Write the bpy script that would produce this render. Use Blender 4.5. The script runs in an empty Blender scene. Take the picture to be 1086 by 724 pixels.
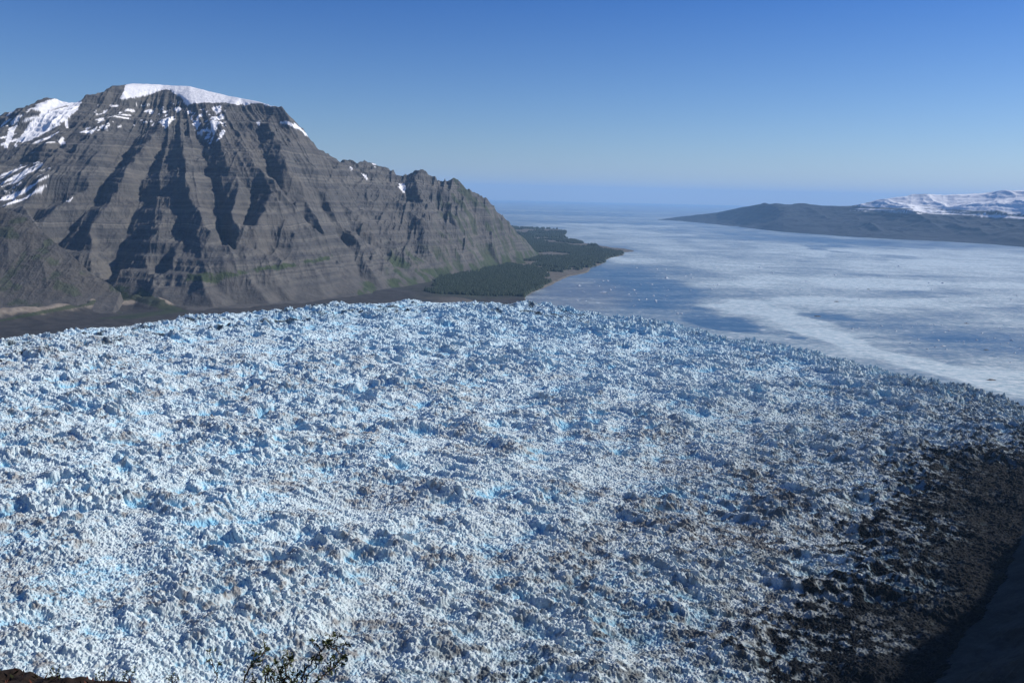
import bpy, math, random
import numpy as np
from mathutils import Matrix, Vector
from mathutils.geometry import delaunay_2d_cdt

rng = np.random.default_rng(7)
random.seed(7)
SC = bpy.context.scene
COL = SC.collection
PI = math.pi

# ------------------------------------------------------------------ camera
H = 520.0
FOC = 900.0
PITCH = math.atan(155 / FOC)
ROLL = math.radians(1.3)
fw = np.array([0, math.cos(PITCH), -math.sin(PITCH)])
r0 = np.array([1.0, 0, 0]); u0 = np.array([0, math.sin(PITCH), math.cos(PITCH)])
RR = math.cos(ROLL) * r0 + math.sin(ROLL) * u0
UU = -math.sin(ROLL) * r0 + math.cos(ROLL) * u0

def ray(px, py):
    """direction of a sight line scaled so that its forward part is 1: (dx, dz)"""
    px = np.asarray(px, float); py = np.asarray(py, float)
    a = (px - 543) / FOC; b = -(py - 362) / FOC
    d = fw[:, None] + RR[:, None] * a.ravel() + UU[:, None] * b.ravel()
    return (d[0] / d[1]).reshape(px.shape), (d[2] / d[1]).reshape(px.shape)

def on_plane(px, py, z=0.0):
    dx, dz = ray(px, py)
    D = (z - H) / dz
    return dx * D, D

def project(x, y, z):
    v = np.stack([x, y, z - H])
    f = fw @ v.reshape(3, -1); r = RR @ v.reshape(3, -1); u = UU @ v.reshape(3, -1)
    f = np.where(f < 1, 1, f)
    return (543 + FOC * r / f).reshape(x.shape), (362 - FOC * u / f).reshape(x.shape)

cam_d = bpy.data.cameras.new('camera')
cam = bpy.data.objects.new('camera', cam_d); COL.objects.link(cam)
cam_d.sensor_width = 36; cam_d.lens = 36 * FOC / 1086
cam_d.clip_start = 0.1; cam_d.clip_end = 400000
cam.matrix_world = Matrix(((RR[0], UU[0], -fw[0], 0), (RR[1], UU[1], -fw[1], 0), (RR[2], UU[2], -fw[2], H), (0, 0, 0, 1)))
SC.camera = cam

# ------------------------------------------------------------------ noise
def h2(ix, iy, seed=0):
    h = (ix.astype(np.int64).astype(np.uint32) * np.uint32(374761393)
         + iy.astype(np.int64).astype(np.uint32) * np.uint32(668265263) + np.uint32((seed * 2246822519) & 0xffffffff))
    h = (h ^ (h >> np.uint32(13))) * np.uint32(1274126177)
    h = (h ^ (h >> np.uint32(15))) * np.uint32(2246822519)
    h = h ^ (h >> np.uint32(16))
    return (h & np.uint32(0xffffff)).astype(np.float32) / np.float32(0xffffff)

def vn(x, y, seed=0):
    ix = np.floor(x); iy = np.floor(y)
    fx = (x - ix).astype(np.float32); fy = (y - iy).astype(np.float32)
    fx = fx * fx * fx * (fx * (fx * 6 - 15) + 10); fy = fy * fy * fy * (fy * (fy * 6 - 15) + 10)
    a = h2(ix, iy, seed); b = h2(ix + 1, iy, seed); c = h2(ix, iy + 1, seed); d = h2(ix + 1, iy + 1, seed)
    return (a + (b - a) * fx) * (1 - fy) + (c + (d - c) * fx) * fy

def fbm(x, y, seed=0, o=4, g=0.5):
    s = 0; a = 1; t = 0
    for k in range(o):
        ca, sa = math.cos(k * 1.1), math.sin(k * 1.1)
        s = s + a * vn((x * ca - y * sa) * 2 ** k + 17.3 * k, (x * sa + y * ca) * 2 ** k + 9.1 * k, seed + k); t += a; a *= g
    return s / t            # 0..1

def ridged(x, y, seed=0, o=4):
    s = 0; a = 1; t = 0
    for k in range(o):
        n = 1 - np.abs(2 * vn(x * 2 ** k + 5.7 * k, y * 2 ** k + 3.3 * k, seed + k) - 1); s = s + a * n * n; t += a; a *= 0.5
    return s / t

def worley(x, y, seed=0):
    ix = np.floor(x); iy = np.floor(y)
    f1 = np.full(x.shape, 9.0, np.float32); f2 = f1.copy(); rid = np.zeros(x.shape, np.float32)
    tx = rid.copy(); ty = rid.copy()
    for i in (-1, 0, 1):
        for j in (-1, 0, 1):
            cx = ix + i; cy = iy + j
            a = h2(cx, cy, seed); b = h2(cx, cy, seed + 1)
            dx = (cx + 0.1 + 0.8 * a - x).astype(np.float32); dy = (cy + 0.1 + 0.8 * b - y).astype(np.float32)
            d = np.sqrt(dx * dx + dy * dy)
            n = d < f1
            f2 = np.where(n, f1, np.minimum(f2, d))
            rid = np.where(n, h2(cx, cy, seed + 2), rid)
            tx = np.where(n, dx, tx); ty = np.where(n, dy, ty)
            f1 = np.where(n, d, f1)
    return f1, f2, rid, tx, ty

def ss(a, b, x):
    t = np.clip((x - a) / (b - a), 0, 1)
    return t * t * (3 - 2 * t)

def in_poly(px, py, poly):
    r = np.zeros(px.shape, bool)
    n = len(poly)
    for i in range(n):
        x1, y1 = poly[i]; x2, y2 = poly[(i + 1) % n]
        if y1 == y2: continue
        r ^= ((y1 > py) != (y2 > py)) & (px < (x2 - x1) * (py - y1) / (y2 - y1) + x1)
    return r

def line_dist(x, y, pts):
    """distance to a polyline and the side (positive to the right of its direction)"""
    best = np.full(x.shape, 1e9); side = np.ones(x.shape)
    for (x1, y1), (x2, y2) in zip(pts[:-1], pts[1:]):
        ex, ey = x2 - x1, y2 - y1; L = ex * ex + ey * ey
        t = np.clip(((x - x1) * ex + (y - y1) * ey) / L, 0, 1)
        qx, qy = x - (x1 + t * ex), y - (y1 + t * ey)
        d = np.hypot(qx, qy)
        s = np.sign(ex * -qy + ey * qx)
        n = d < best - 1e-6
        side = np.where(n, s, side); best = np.where(n, d, best)
    return best, side

# ------------------------------------------------------------------ meshes
def grid_mesh(name, X, Y, Z, mat, attrs=None, smooth=False):
    n, m = X.shape
    co = np.stack([X, Y, Z], -1).reshape(-1, 3).astype(np.float32)
    idx = np.arange(n * m).reshape(n, m)
    q = np.stack([idx[:-1, :-1], idx[:-1, 1:], idx[1:, 1:], idx[1:, :-1]], -1).reshape(-1, 4)
    me = bpy.data.meshes.new(name)
    me.vertices.add(len(co)); me.vertices.foreach_set('co', co.ravel())
    me.loops.add(q.size); me.loops.foreach_set('vertex_index', q.ravel().astype(np.int32))
    me.polygons.add(len(q)); me.polygons.foreach_set('loop_start', (np.arange(len(q)) * 4).astype(np.int32))
    me.polygons.foreach_set('loop_total', np.full(len(q), 4, np.int32))
    me.polygons.foreach_set('use_smooth', np.full(len(q), smooth))
    for k, v in (attrs or {}).items():
        a = me.attributes.new(k, 'FLOAT', 'POINT'); a.data.foreach_set('value', np.asarray(v, np.float32).ravel())
    me.update(calc_edges=True); me.validate()
    me.materials.append(mat)
    o = bpy.data.objects.new(name, me); COL.objects.link(o)
    return o

def raw_mesh(name, vs, fs, mats, parent=None, midx=None, smooth=False):
    me = bpy.data.meshes.new(name); me.from_pydata([tuple(v) for v in vs], [], fs)
    for m in (mats if isinstance(mats, list) else [mats]): me.materials.append(m)
    if midx is not None: me.polygons.foreach_set('material_index', midx)
    me.polygons.foreach_set('use_smooth', [smooth] * len(me.polygons))
    me.update()
    o = bpy.data.objects.new(name, me); COL.objects.link(o); o.parent = parent
    return o

def structure(o, label=None):
    o['kind'] = 'structure'
    return o

def tag(o, label, cat, group=None, kind=None):
    o['label'] = label; o['category'] = cat
    if group: o['group'] = group
    if kind: o['kind'] = kind
    return o

# ------------------------------------------------------------------ materials
class N:
    def __init__(s, name):
        s.m = bpy.data.materials.new(name); s.m.use_nodes = True
        s.t = s.m.node_tree; s.b = s.t.nodes['Principled BSDF']; s.geo = s.t.nodes.new('ShaderNodeNewGeometry')
        s.b.inputs['Specular IOR Level'].default_value = 0.25
    def inp(s, sock, v):
        if v is None: return
        if isinstance(v, bpy.types.NodeSocket): s.t.links.new(v, sock)
        else: sock.default_value = v if not (isinstance(v, tuple) and len(v) == 3 and sock.type == 'RGBA') else (*v, 1)
    def node(s, ty, ins=None, out=0, **kw):
        n = s.t.nodes.new(ty)
        for k, v in kw.items(): setattr(n, k, v)
        for k, v in (ins or {}).items(): s.inp(n.inputs[k], v)
        return n.outputs[out]
    def attr(s, a): return s.node('ShaderNodeAttribute', out=2, attribute_name=a)
    def math(s, op, a, b=None, c=None, clamp=False):
        return s.node('ShaderNodeMath', {0: a, 1: b, 2: c} if c is not None else {0: a, 1: b} if b is not None else {0: a}, operation=op, use_clamp=clamp)
    def mix(s, f, a, b):
        return s.node('ShaderNodeMix', {0: f, 6: a, 7: b}, out=2, data_type='RGBA')
    def pos(s, sx, sy, sz):
        return s.node('ShaderNodeVectorMath', {0: s.geo.outputs['Position'], 1: (sx, sy, sz)}, operation='MULTIPLY')
    def noise(s, vec, scale, detail=4, rough=0.55):
        return s.node('ShaderNodeTexNoise', {'Vector': vec, 'Scale': scale, 'Detail': detail, 'Roughness': rough})
    def ramp(s, f, lo, hi, a=0.0, b=1.0):
        return s.node('ShaderNodeMapRange', {0: f, 1: lo, 2: hi, 3: a, 4: b}, interpolation_type='SMOOTHSTEP')
    def bump(s, h, dist, strength=1.0):
        s.inp(s.b.inputs['Normal'], s.node('ShaderNodeBump', {'Height': h, 'Distance': dist, 'Strength': strength}))
    def done(s, col, rough=0.9):
        s.inp(s.b.inputs['Base Color'], col); s.inp(s.b.inputs['Roughness'], rough); return s.m

def ice_material():
    n = N('glacier_ice')
    p = n.pos(1, 1, 1)
    f = n.noise(p, 0.22, 6, 0.65); f2 = n.noise(p, 0.9, 4, 0.6)
    white = n.mix(n.ramp(f, .35, .65), (.49, .59, .62), (.73, .80, .81))
    blue = n.mix(n.ramp(f2, .3, .7), (.17, .42, .62), (.38, .66, .80))
    grit = n.noise(p, .62, 6, .75)
    white = n.mix(n.ramp(grit, .50, .66, 0, .75), white, (.34, .36, .375))
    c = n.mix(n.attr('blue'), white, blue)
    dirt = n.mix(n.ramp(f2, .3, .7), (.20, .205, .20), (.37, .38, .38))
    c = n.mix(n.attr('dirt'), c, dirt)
    rock = n.mix(n.ramp(f2, .35, .75), (.003, .004, .0055), (.010, .012, .015))
    rock = n.mix(n.ramp(n.noise(p, .55, 5, .7), .60, .74, 0, .5), rock, (.06, .068, .078))
    c = n.mix(n.attr('rock'), c, rock)
    n.bump(n.math('ADD', f, n.math('MULTIPLY', f2, .5)), 1.4, 0.7)
    n.b.inputs['Specular IOR Level'].default_value = .08
    return n.done(c, .8)

def rock_material(name='layered_rock', k=1.0):
    n = N(name)
    w = n.noise(n.pos(1, 1, 1), .0022, 3)
    zz = n.node('ShaderNodeCombineXYZ', {0: n.node('ShaderNodeSeparateXYZ', {0: n.pos(.00035, .0003, 1)}, out=0),
                                       1: 0.0, 2: n.math('ADD', n.node('ShaderNodeSeparateXYZ', {0: n.pos(1, 1, 1)}, out=2), n.math('MULTIPLY', w, 60.0))})
    s1 = n.noise(zz, .022, 2, .5); s2 = n.noise(zz, .055, 4, .7)
    col = n.mix(n.ramp(s1, .35, .65), (.055, .057, .058), (.150, .145, .130))
    brk = n.ramp(n.noise(n.pos(1, 1, 1.5), .007, 4, .6), .30, .52)
    col = n.mix(n.math('MULTIPLY', n.ramp(s2, .42, .60, 0, .9), brk), col, (.040, .041, .045))
    col = n.mix(n.math('MULTIPLY', n.ramp(s2, .60, .72, 0, .32), n.ramp(n.noise(n.pos(1, 1, 1), .0045, 4, .6), .45, .6)), col, (.25, .24, .21))
    big = n.noise(n.pos(1, 1, .5), .004, 5, .6)
    col = n.mix(n.ramp(big, .42, .7, 0, .5), col, (.115, .106, .092))
    fine = n.noise(n.pos(1, 1, .3), .03, 6, .7)
    col = n.mix(n.ramp(fine, .3, .7, .35, 0), col, (.07, .07, .075))
    if k != 1.0: col = n.mix(.62, col, (.062, .056, .047))
    col = n.mix(n.attr('scree'), col, n.mix(n.ramp(fine, .3, .7), (.05, .05, .052), (.10, .096, .09)))
    veg = n.mix(n.ramp(fine, .3, .7), (.022, .036, .018), (.05, .068, .03))
    col = n.mix(n.attr('veg'), col, veg)
    snow = n.mix(n.ramp(fine, .3, .7), (.70, .72, .76), (.86, .87, .89))
    col = n.mix(n.attr('snow'), col, snow)
    n.bump(n.math('ADD', fine, n.math('MULTIPLY', s2, .6)), 9, .8)
    return n.done(col, .95)

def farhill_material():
    n = N('far_hill_haze_tint')
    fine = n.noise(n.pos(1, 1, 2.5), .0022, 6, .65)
    col = n.mix(n.ramp(fine, .35, .65), (.007, .012, .020), (.016, .024, .036))  # dark ground with the blue of distance haze painted into its colour
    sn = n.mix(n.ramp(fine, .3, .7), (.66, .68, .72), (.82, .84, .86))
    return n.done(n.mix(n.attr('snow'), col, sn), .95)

def ground_material():
    n = N('lowland_ground')
    fine = n.noise(n.pos(1, 1, 1), .02, 6, .65)
    col = n.mix(n.ramp(fine, .3, .7), (.020, .020, .021), (.050, .047, .044))
    col = n.mix(n.attr('sand'), col, n.mix(n.ramp(fine, .3, .7), (.17, .145, .12), (.26, .23, .19)))
    col = n.mix(n.attr('veg'), col, n.mix(n.ramp(fine, .3, .7), (.016, .026, .014), (.035, .048, .022)))
    n.bump(fine, 6, .7)
    return n.done(col, .95)

def slope_material():
    n = N('dark_scree')
    f = n.noise(n.pos(.9, .25, .25), .06, 6, .75); g = n.noise(n.pos(1, 1, 1), .35, 5, .7)
    col = n.mix(n.ramp(f, .35, .7), (.008, .009, .009), (.036, .036, .036))
    col = n.mix(n.ramp(g, .5, .75, 0, .5), col, (.085, .08, .072))
    n.bump(n.math('ADD', f, g), 2.0, .8)
    return n.done(col, .95)

def water_material():
    n = N('fjord_water')
    st = n.noise(n.pos(.35, 1, 1), .006, 6, .7)
    sp = n.noise(n.pos(.7, 1, 1), .04, 5, .75)
    b = n.attr('brash')
    dens = n.math('ADD', b, n.math('MULTIPLY', n.math('SUBTRACT', st, .5), 1.3))
    dens = n.math('ADD', dens, n.math('MULTIPLY', n.math('SUBTRACT', sp, .5), .9), clamp=True)
    vor = n.node('ShaderNodeTexVoronoi', {'Vector': n.pos(.8, 1, 1), 'Scale': .045, 'Randomness': 1.0})
    vor2 = n.node('ShaderNodeTexVoronoi', {'Vector': n.pos(.8, 1, 1), 'Scale': .012, 'Randomness': 1.0})
    chips = n.math('MAXIMUM', n.math('MULTIPLY', n.ramp(vor, .30, .12), n.ramp(sp, .48, .6)), n.math('MULTIPLY', n.ramp(vor2, .16, .08), n.ramp(st, .5, .6)))
    silt = n.mix(n.ramp(st, .3, .7), (.022, .062, .115), (.038, .09, .15))
    silt = n.mix(n.attr('silt'), silt, (.085, .095, .11))
    icec = n.mix(n.ramp(sp, .3, .7), (.26, .40, .48), (.54, .61, .645))
    col = n.mix(dens, silt, icec)
    col = n.mix(n.math('MULTIPLY', chips, n.math('MULTIPLY', n.math('MULTIPLY_ADD', b, 1.2, .35, True), .9)), col, (.62, .68, .72))
    n.inp(n.b.inputs['Roughness'], n.ramp(dens, 0, 1, .28, .8))
    n.b.inputs['Specular IOR Level'].default_value = .4
    n.bump(sp, 1.0, .25)
    n.inp(n.b.inputs['Base Color'], col)
    return n.m

def simple(name, a, b, scale, rough=.8, dist=.01):
    n = N(name); f = n.noise(n.pos(1, 1, 1), scale, 5, .6)
    n.bump(f, dist, .6)
    return n.done(n.mix(n.ramp(f, .3, .7), a, b), rough)

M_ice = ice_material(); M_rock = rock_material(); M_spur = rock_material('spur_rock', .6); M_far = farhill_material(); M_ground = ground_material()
M_slope = slope_material(); M_water = water_material()
M_tree = simple('spruce_green', (.013, .024, .014), (.030, .045, .024), .05, .9, 1)
M_berg = simple('berg_ice', (.48, .56, .62), (.74, .79, .82), .25, .5, .6)
M_bergd = simple('dirty_berg_ice', (.06, .065, .07), (.16, .15, .14), .2, .7, .6)

# ------------------------------------------------------------------ glacier outline (its far margin and calving front)
EDGE = [(-160, 376), (-60, 363), (0, 356), (60, 347), (120, 339), (200, 331), (250, 327), (330, 321), (400, 316), (480, 315),
        (560, 317), (600, 323), (640, 331), (700, 338), (740, 347), (790, 357), (840, 364), (900, 376), (950, 389), (1000, 401),
        (1050, 412), (1086, 420), (1200, 450)]
ex, ey = on_plane([p[0] for p in EDGE], [p[1] for p in EDGE], 100.0)
edge_t = ex / ey; edge_r = ey
def edge_D(t):
    return np.interp(t, edge_t, edge_r)

def build_glacier():
    NC, NR = 1500, 1250
    t = np.linspace(-.80, .80, NC)
    Rf = edge_D(t) * (1 + .012 * (fbm(t * 40, t * 0, 31, 4) - .5) * 2) + 20 * (fbm(t * 160, t * 0 + 3, 35, 3) - .5)
    v = np.linspace(0, 1, NR)[:, None]
    Y = 420 * (Rf[None, :] / 420) ** v
    # the last rows go down the ice cliff
    k = 10
    Y = np.vstack([Y, Y[-1:] + np.linspace(1.5, 14, k)[:, None]])
    X = Y * t[None, :]
    far = np.clip((Y - 700) / 3000, 0, 1)
    flow = math.radians(-38)
    fx = X * math.cos(flow) + Y * math.sin(flow); fy = -X * math.sin(flow) + Y * math.cos(flow)
    wx = 10 * (fbm(X / 45, Y / 45, 3, 3) - .5) * 2; wy = 10 * (fbm(X / 45, Y / 45, 9, 3) - .5) * 2
    low = fbm(X / 230, Y / 230, 20, 4); mid = fbm(X / 70, Y / 70, 25, 4)
    chaos = ss(.35, .65, .5 * low + .5 * mid)
    Z = 92 + 26 * (low - .5) + 16 * (mid - .5)
    # big tilted blocks
    f1, f2, rid, tx, ty = worley((fx + 1.5 * wx) / 44, (fy + 1.5 * wy) / 16, 50)
    blk = np.clip((f2 - f1 - .02) / .34, 0, 1)
    A = (3.4 + 4.3 * far) * (.35 + .9 * chaos)
    Z += A * blk * (.25 + 1.1 * rid * rid) + A * .9 * blk * (tx * (rid - .5) + ty * (h2(np.floor(rid * 977), np.floor(rid * 31), 4) - .5))
    deep = 1 - blk
    # rows of crevasses across the flow and blue pits
    rows = ridged(fx / 150 + .4 * (low - .5), fy / 34 + 1.2 * (mid - .5), 40, 3)
    Z += (9 + 8 * far) * (rows - .5) * (.4 + .9 * chaos)
    g1, g2, gr, gx, gy = worley((X + 2 * wx) / 75, (Y + 2 * wy) / 60, 45)
    pit = ss(.42, .12, g1 + .25 * (mid - .5)) * (gr > .45) * (.4 + .8 * chaos)
    Z -= (7 + 9 * far) * pit
    # knobs
    f1, f2, r2, tx, ty = worley((fx + wx) / 11.0, (fy + wy) / 5.8, 60)
    blk2 = np.clip((f2 - f1) / .55, 0, 1)
    B = (2.0 + 3.0 * far) * (.22 + 1.15 * ss(.3, .7, .6 * mid + .4 * fbm(X / 33, Y / 28, 28, 2)))
    Z += B * blk2 * (.3 + r2) * (1 - .6 * f1)
    f1, f2, r3, tx, ty = worley((X + wx * .5) / 4.0, (Y + wy * .5) / 3.4, 70)
    Z += (1.5 + 1.3 * far) * np.clip((f2 - f1) / .6, 0, 1) * (.3 + r3) * (1 - .6 * f1)
    Z += 1.5 * (vn(X / 1.6, Y / 1.8, 75) - .5) + 2.2 * (ridged(fx / 9, fy / 4, 77, 2) - .5)
    # margins: spires along the calving front
    ed = (Rf[None, :] - Y)
    front = ss(330, 0, ed) * ss(-.12, .12, t)[None, :]
    side_ = ss(.16, .02, t)[None, :]
    Z += front * 7 * blk2 * r2
    Z -= ss(160, 0, ed) * 10
    Z[-k:] = Z[-k - 1] * (1 - np.linspace(.06, 1, k)[:, None] ** 1.2) - 8 * np.linspace(0, 1, k)[:, None]
    # attributes
    pxx, pyy = project(X, Y, Z)
    bl = fbm(X / 14, Y / 12, 80, 4); bl2 = fbm(X / 120, Y / 90, 84, 3)
    sm = Z.copy()
    for k in range(14):
        w_ = 1 if k < 5 else 2
        sm[w_:-w_, w_:-w_] = (sm[:-2 * w_, w_:-w_] + sm[2 * w_:, w_:-w_] + sm[w_:-w_, :-2 * w_] + sm[w_:-w_, 2 * w_:]) / 4
    hollow = (sm - Z) / (4 + 5 * far)
    blue = .14 + .62 * ss(-.05, .75, hollow + .9 * (bl - .5) + .7 * (bl2 - .5)) + .55 * pit * ss(.35, .55, bl) + .30 * ss(.52, .72, .5 * bl + .5 * bl2) * ss(-.5, .2, hollow)
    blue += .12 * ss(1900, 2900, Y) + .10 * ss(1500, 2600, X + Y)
    gY = np.abs(np.gradient(Z, axis=0) / np.maximum(np.gradient(Y, axis=0), .3))
    blue += .22 * ss(.9, 2.2, gY) * ss(.4, .6, bl2)
    d1 = fbm(X / 9, Y / 8, 90, 4); d2 = fbm(X / 95, Y / 60, 95, 4)
    dirt = .75 * ss(.52, .74, .62 * d1 + .38 * d2) + .20 * ss(.45, .6, d2) + .25 * ss(.5, .8, d1)
    dirt *= ss(.9, -.2, hollow)
    # medial debris strip before the far front
    strip = np.exp(-((ed - 330 - 120 * (fbm(t * 6, t * 0, 5, 2)[None, :] - .5)) / 60) ** 2) * ss(.52, .62, fbm(X / 30, Y / 24, 97, 3)) * 1.0
    strip2 = np.exp(-((ed - 150) / 50.) ** 2) * ss(.55, .64, fbm(X / 36, Y / 26, 99, 3)) * .9
    # right side debris: distance measured from a line on the ice
    lx, ly = on_plane([1220, 1086, 1010, 955, 925, 895, 865, 830, 780], [430, 468, 484, 520, 570, 620, 668, 705, 790], 92)
    d, s = line_dist(X, Y, list(zip(lx, ly)))
    sd = -d * s                               # positive inside the debris
    sd = np.where(in_poly(X, Y, list(zip(lx, ly)) + [(3000, 100), (3000, 4000)]), np.abs(d), -np.abs(d))
    wd = 8 + sd / (1 + Y / 1800) + 90 * (d2 - .5) + 50 * (d1 - .5)
    rock = ss(-45, 75, wd) + .6 * ss(-300, 30, wd) * ss(.40, .60, d1)
    corner = np.exp(-((pxx - 520) / 110) ** 2 - ((pyy - 730) / 45) ** 2)
    rock = rock + .55 * corner * ss(.42, .62, d1)
    rock = np.clip(rock + (strip + strip2) * side_, 0, 1)
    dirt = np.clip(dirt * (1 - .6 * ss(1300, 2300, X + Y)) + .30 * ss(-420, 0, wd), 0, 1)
    Z = 92 + (Z - 92) * (1 - .40 * ss(-10, 120, wd) * (ed > 60)) + 2.2 * ss(0, 60, wd) * (ridged(X / 14, Y / 9, 66, 3) - .4)
    Z -= 0
    blue = np.clip(blue, 0, 1)
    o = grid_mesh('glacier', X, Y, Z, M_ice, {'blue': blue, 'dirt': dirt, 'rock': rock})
    return structure(o)

# ------------------------------------------------------------------ TIN terrain
def tin(points, lines=()):
    """triangulated heights through loose points and break lines"""
    P = []; key = {}; E = []
    def add(p):
        k = (round(p[0] / 10), round(p[1] / 10))
        if k not in key: key[k] = len(P); P.append(p)
        return key[k]
    for l in lines:
        ids = [add(p) for p in l]
        E += [(a, b) for a, b in zip(ids[:-1], ids[1:]) if a != b]
    for p in points: add(p)
    P = np.array(P, float)
    E = list({tuple(sorted(e)) for e in E})
    res = delaunay_2d_cdt([Vector((p[0], p[1])) for p in P], E, [], 0, 1e-3)
    V = []
    for v, o in zip(res[0], res[3]):
        if o: V.append((v.x, v.y, P[o[0]][2]))
        else:
            d = np.hypot(P[:, 0] - v.x, P[:, 1] - v.y); k = np.argsort(d)[:3]; w = 1 / (d[k] + 1)
            V.append((v.x, v.y, float((P[k, 2] * w).sum() / w.sum())))
    return np.array(V), res[2]

def sample_tin(V, F, X, Y, fill):
    """X, Y flat arrays of a polar grid; heights by barycentric interpolation"""
    Z = np.full(X.shape, fill, float)
    T = X / Y
    # candidates via sorted Y rows (grid rows share Y)
    for f in F:
        if len(f) != 3: continue
        a, b, c = V[f[0]], V[f[1]], V[f[2]]
        y0, y1 = min(a[1], b[1], c[1]), max(a[1], b[1], c[1])
        ta = [a[0] / a[1], b[0] / b[1], c[0] / c[1]]
        r0_, r1_ = np.searchsorted(Y[:, 0], y0) - 1, np.searchsorted(Y[:, 0], y1) + 1
        c0_, c1_ = np.searchsorted(T[0], min(ta)) - 1, np.searchsorted(T[0], max(ta)) + 1
        r0_ = max(r0_, 0); c0_ = max(c0_, 0)
        sx = X[r0_:r1_, c0_:c1_]; sy = Y[r0_:r1_, c0_:c1_]
        if sx.size == 0: continue
        det = (b[1] - c[1]) * (a[0] - c[0]) + (c[0] - b[0]) * (a[1] - c[1])
        if abs(det) < 1e-9: continue
        l1 = ((b[1] - c[1]) * (sx - c[0]) + (c[0] - b[0]) * (sy - c[1])) / det
        l2 = ((c[1] - a[1]) * (sx - c[0]) + (a[0] - c[0]) * (sy - c[1])) / det
        l3 = 1 - l1 - l2
        m = (l1 >= -1e-6) & (l2 >= -1e-6) & (l3 >= -1e-6)
        z = l1 * a[2] + l2 * b[2] + l3 * c[2]
        sub = Z[r0_:r1_, c0_:c1_]; sub[m] = z[m]
    return Z

def densify(pts, step=45.0):
    out = []
    for p, q in zip(pts[:-1], pts[1:]):
        p = np.array(p, float); q = np.array(q, float)
        n = max(1, int(np.hypot(*(q - p)[:2]) / step))
        for k in range(n): out.append(tuple(p + (q - p) * k / n))
    out.append(tuple(pts[-1]))
    return out

def polar(t0, t1, nt, y0, y1, ny):
    t = np.linspace(t0, t1, nt); y = np.linspace(y0, y1, ny)
    Y = np.repeat(y[:, None], nt, 1); X = Y * t[None, :]
    return X, Y

def ground_z(t):
    """height of the flat ground between the ice and the mountain"""
    return np.interp(t, [-.8, -.6, -.3, -.12, 0, .2], [70, 62, 45, 20, 8, 3])

# ------------------------------------------------------------------ the big layered mountain
CREST = [(-170, 140, 4750), (-80, 122, 4750), (0, 116, 4780), (20, 112, 4800), (55, 105, 4900), (72, 104, 4950), (100, 97, 5060), (125, 91, 5200),
         (140, 88, 5400), (180, 90, 5450), (200, 91, 5450), (240, 101, 5400), (270, 106, 5350), (293, 111, 5300), (305, 125, 5250), (330, 145, 5350),
         (345, 160, 5450), (362, 170, 5700), (375, 170, 6000), (392, 168, 6200), (405, 175, 6250), (425, 184, 6250), (447, 179, 6250),
         (462, 188, 6300), (480, 189, 6350), (500, 202, 6450), (518, 212, 6550), (530, 224, 6700), (545, 241, 6900), (558, 255, 7100), (568, 266, 7250)]
BASE = [(-170, 320), (-60, 318), (0, 317), (60, 318), (120, 321), (200, 329), (300, 322), (360, 316), (400, 309), (450, 299), (500, 289), (540, 280), (575, 272)]
cp = np.array(CREST, float); bp = np.array(BASE, float)
def base_D(px):
    dx, dz = ray(px, np.interp(px, bp[:, 0], bp[:, 1]))
    zb = ground_z(dx)
    return (zb - H) / dz, zb
def flank(px, py, off=0.0):
    px = float(px)
    Db, zb = base_D(px)
    Dc = np.interp(px, cp[:, 0], cp[:, 2]); cy = np.interp(px, cp[:, 0], cp[:, 1])
    dxc, dzc = ray(px, cy); zc = H + Dc * dzc
    m = (zc - zb) / max(Dc - Db, 150)
    dx, dz = ray(px, py)
    D = (zb - m * Db - H) / (dz - m)
    D = min(max(D, Db - 50), Dc) + off
    return (float(dx * D), float(D), float(H + dz * D))

RIDGES = [
 ([(160,262),(158,275),(160,290),(163,308)], 60), ([(186,245),(184,262),(178,280)], 45), ([(205,262),(210,280),(214,300)], 45),
 ([(296,205),(300,225),(308,245),(318,262)], 40), ([(100,248),(108,268),(106,285)], 50), ([(290,282),(294,300)], 35), ([(335,280),(340,300)], 35),
 ([(404,222),(412,240),(424,262),(440,280)], 50), ([(436,232),(446,250),(458,270)], 45), ([(352,262),(362,285)], 40),
 ([(402,176),(406,190),(416,203)], 45), ([(392,170),(394,182)], 40), ([(468,192),(470,203)], 35), ([(494,200),(492,214),(488,226)], 40), ([(508,208),(512,224)], 35), ([(536,232),(538,250),(542,268)], 45),
 ([(189,122),(192,140),(196,160),(200,178),(197,190),(202,204),(210,216),(217,237),(225,254),(241,280)], 100),
 ([(232,120),(237,149),(241,168),(250,181),(252,194),(249,208),(248,222),(251,240),(251,262)], 110),
 ([(240,120),(252,145),(265,170),(275,182),(290,192),(294,198),(289,205),(280,222),(271,238),(262,258),(254,278)], 95),
 ([(286,130),(296,151),(301,168),(306,185),(320,196),(325,213),(333,228),(342,244)], 85),
 ([(310,138),(318,161),(333,178),(346,195),(350,208),(355,220),(367,238),(380,262),(392,285)], 80),
 ([(350,168),(363,183),(374,193),(377,210),(379,226),(386,240)], 75),
 ([(175,125),(165,135),(155,148),(147,162),(140,172),(132,182),(126,195),(114,208),(104,222),(98,238),(97,260),(93,285)], 105),
 ([(130,122),(120,133),(110,146),(103,160),(98,175),(91,192),(77,203),(59,218),(41,236)], 90),
 ([(97,128),(88,143),(77,160),(66,175),(55,188),(40,200),(20,214)], 75),
 ([(62,130),(50,156),(38,178),(15,200)], 65),
 ([(8,125),(2,150),(-20,180)], 65),
 ([(188,200),(178,214),(166,232),(159,250),(153,268)], 60),
 ([(372,176),(390,191),(410,205),(430,218),(450,234),(470,252),(488,268)], 120),
 ([(441,182),(444,200),(448,216),(459,228),(474,242)], 75),
 ([(482,191),(480,205),(478,222),(486,240),(497,260)], 75),
 ([(518,214),(520,230),(522,245),(525,268)], 90),
]
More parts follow.
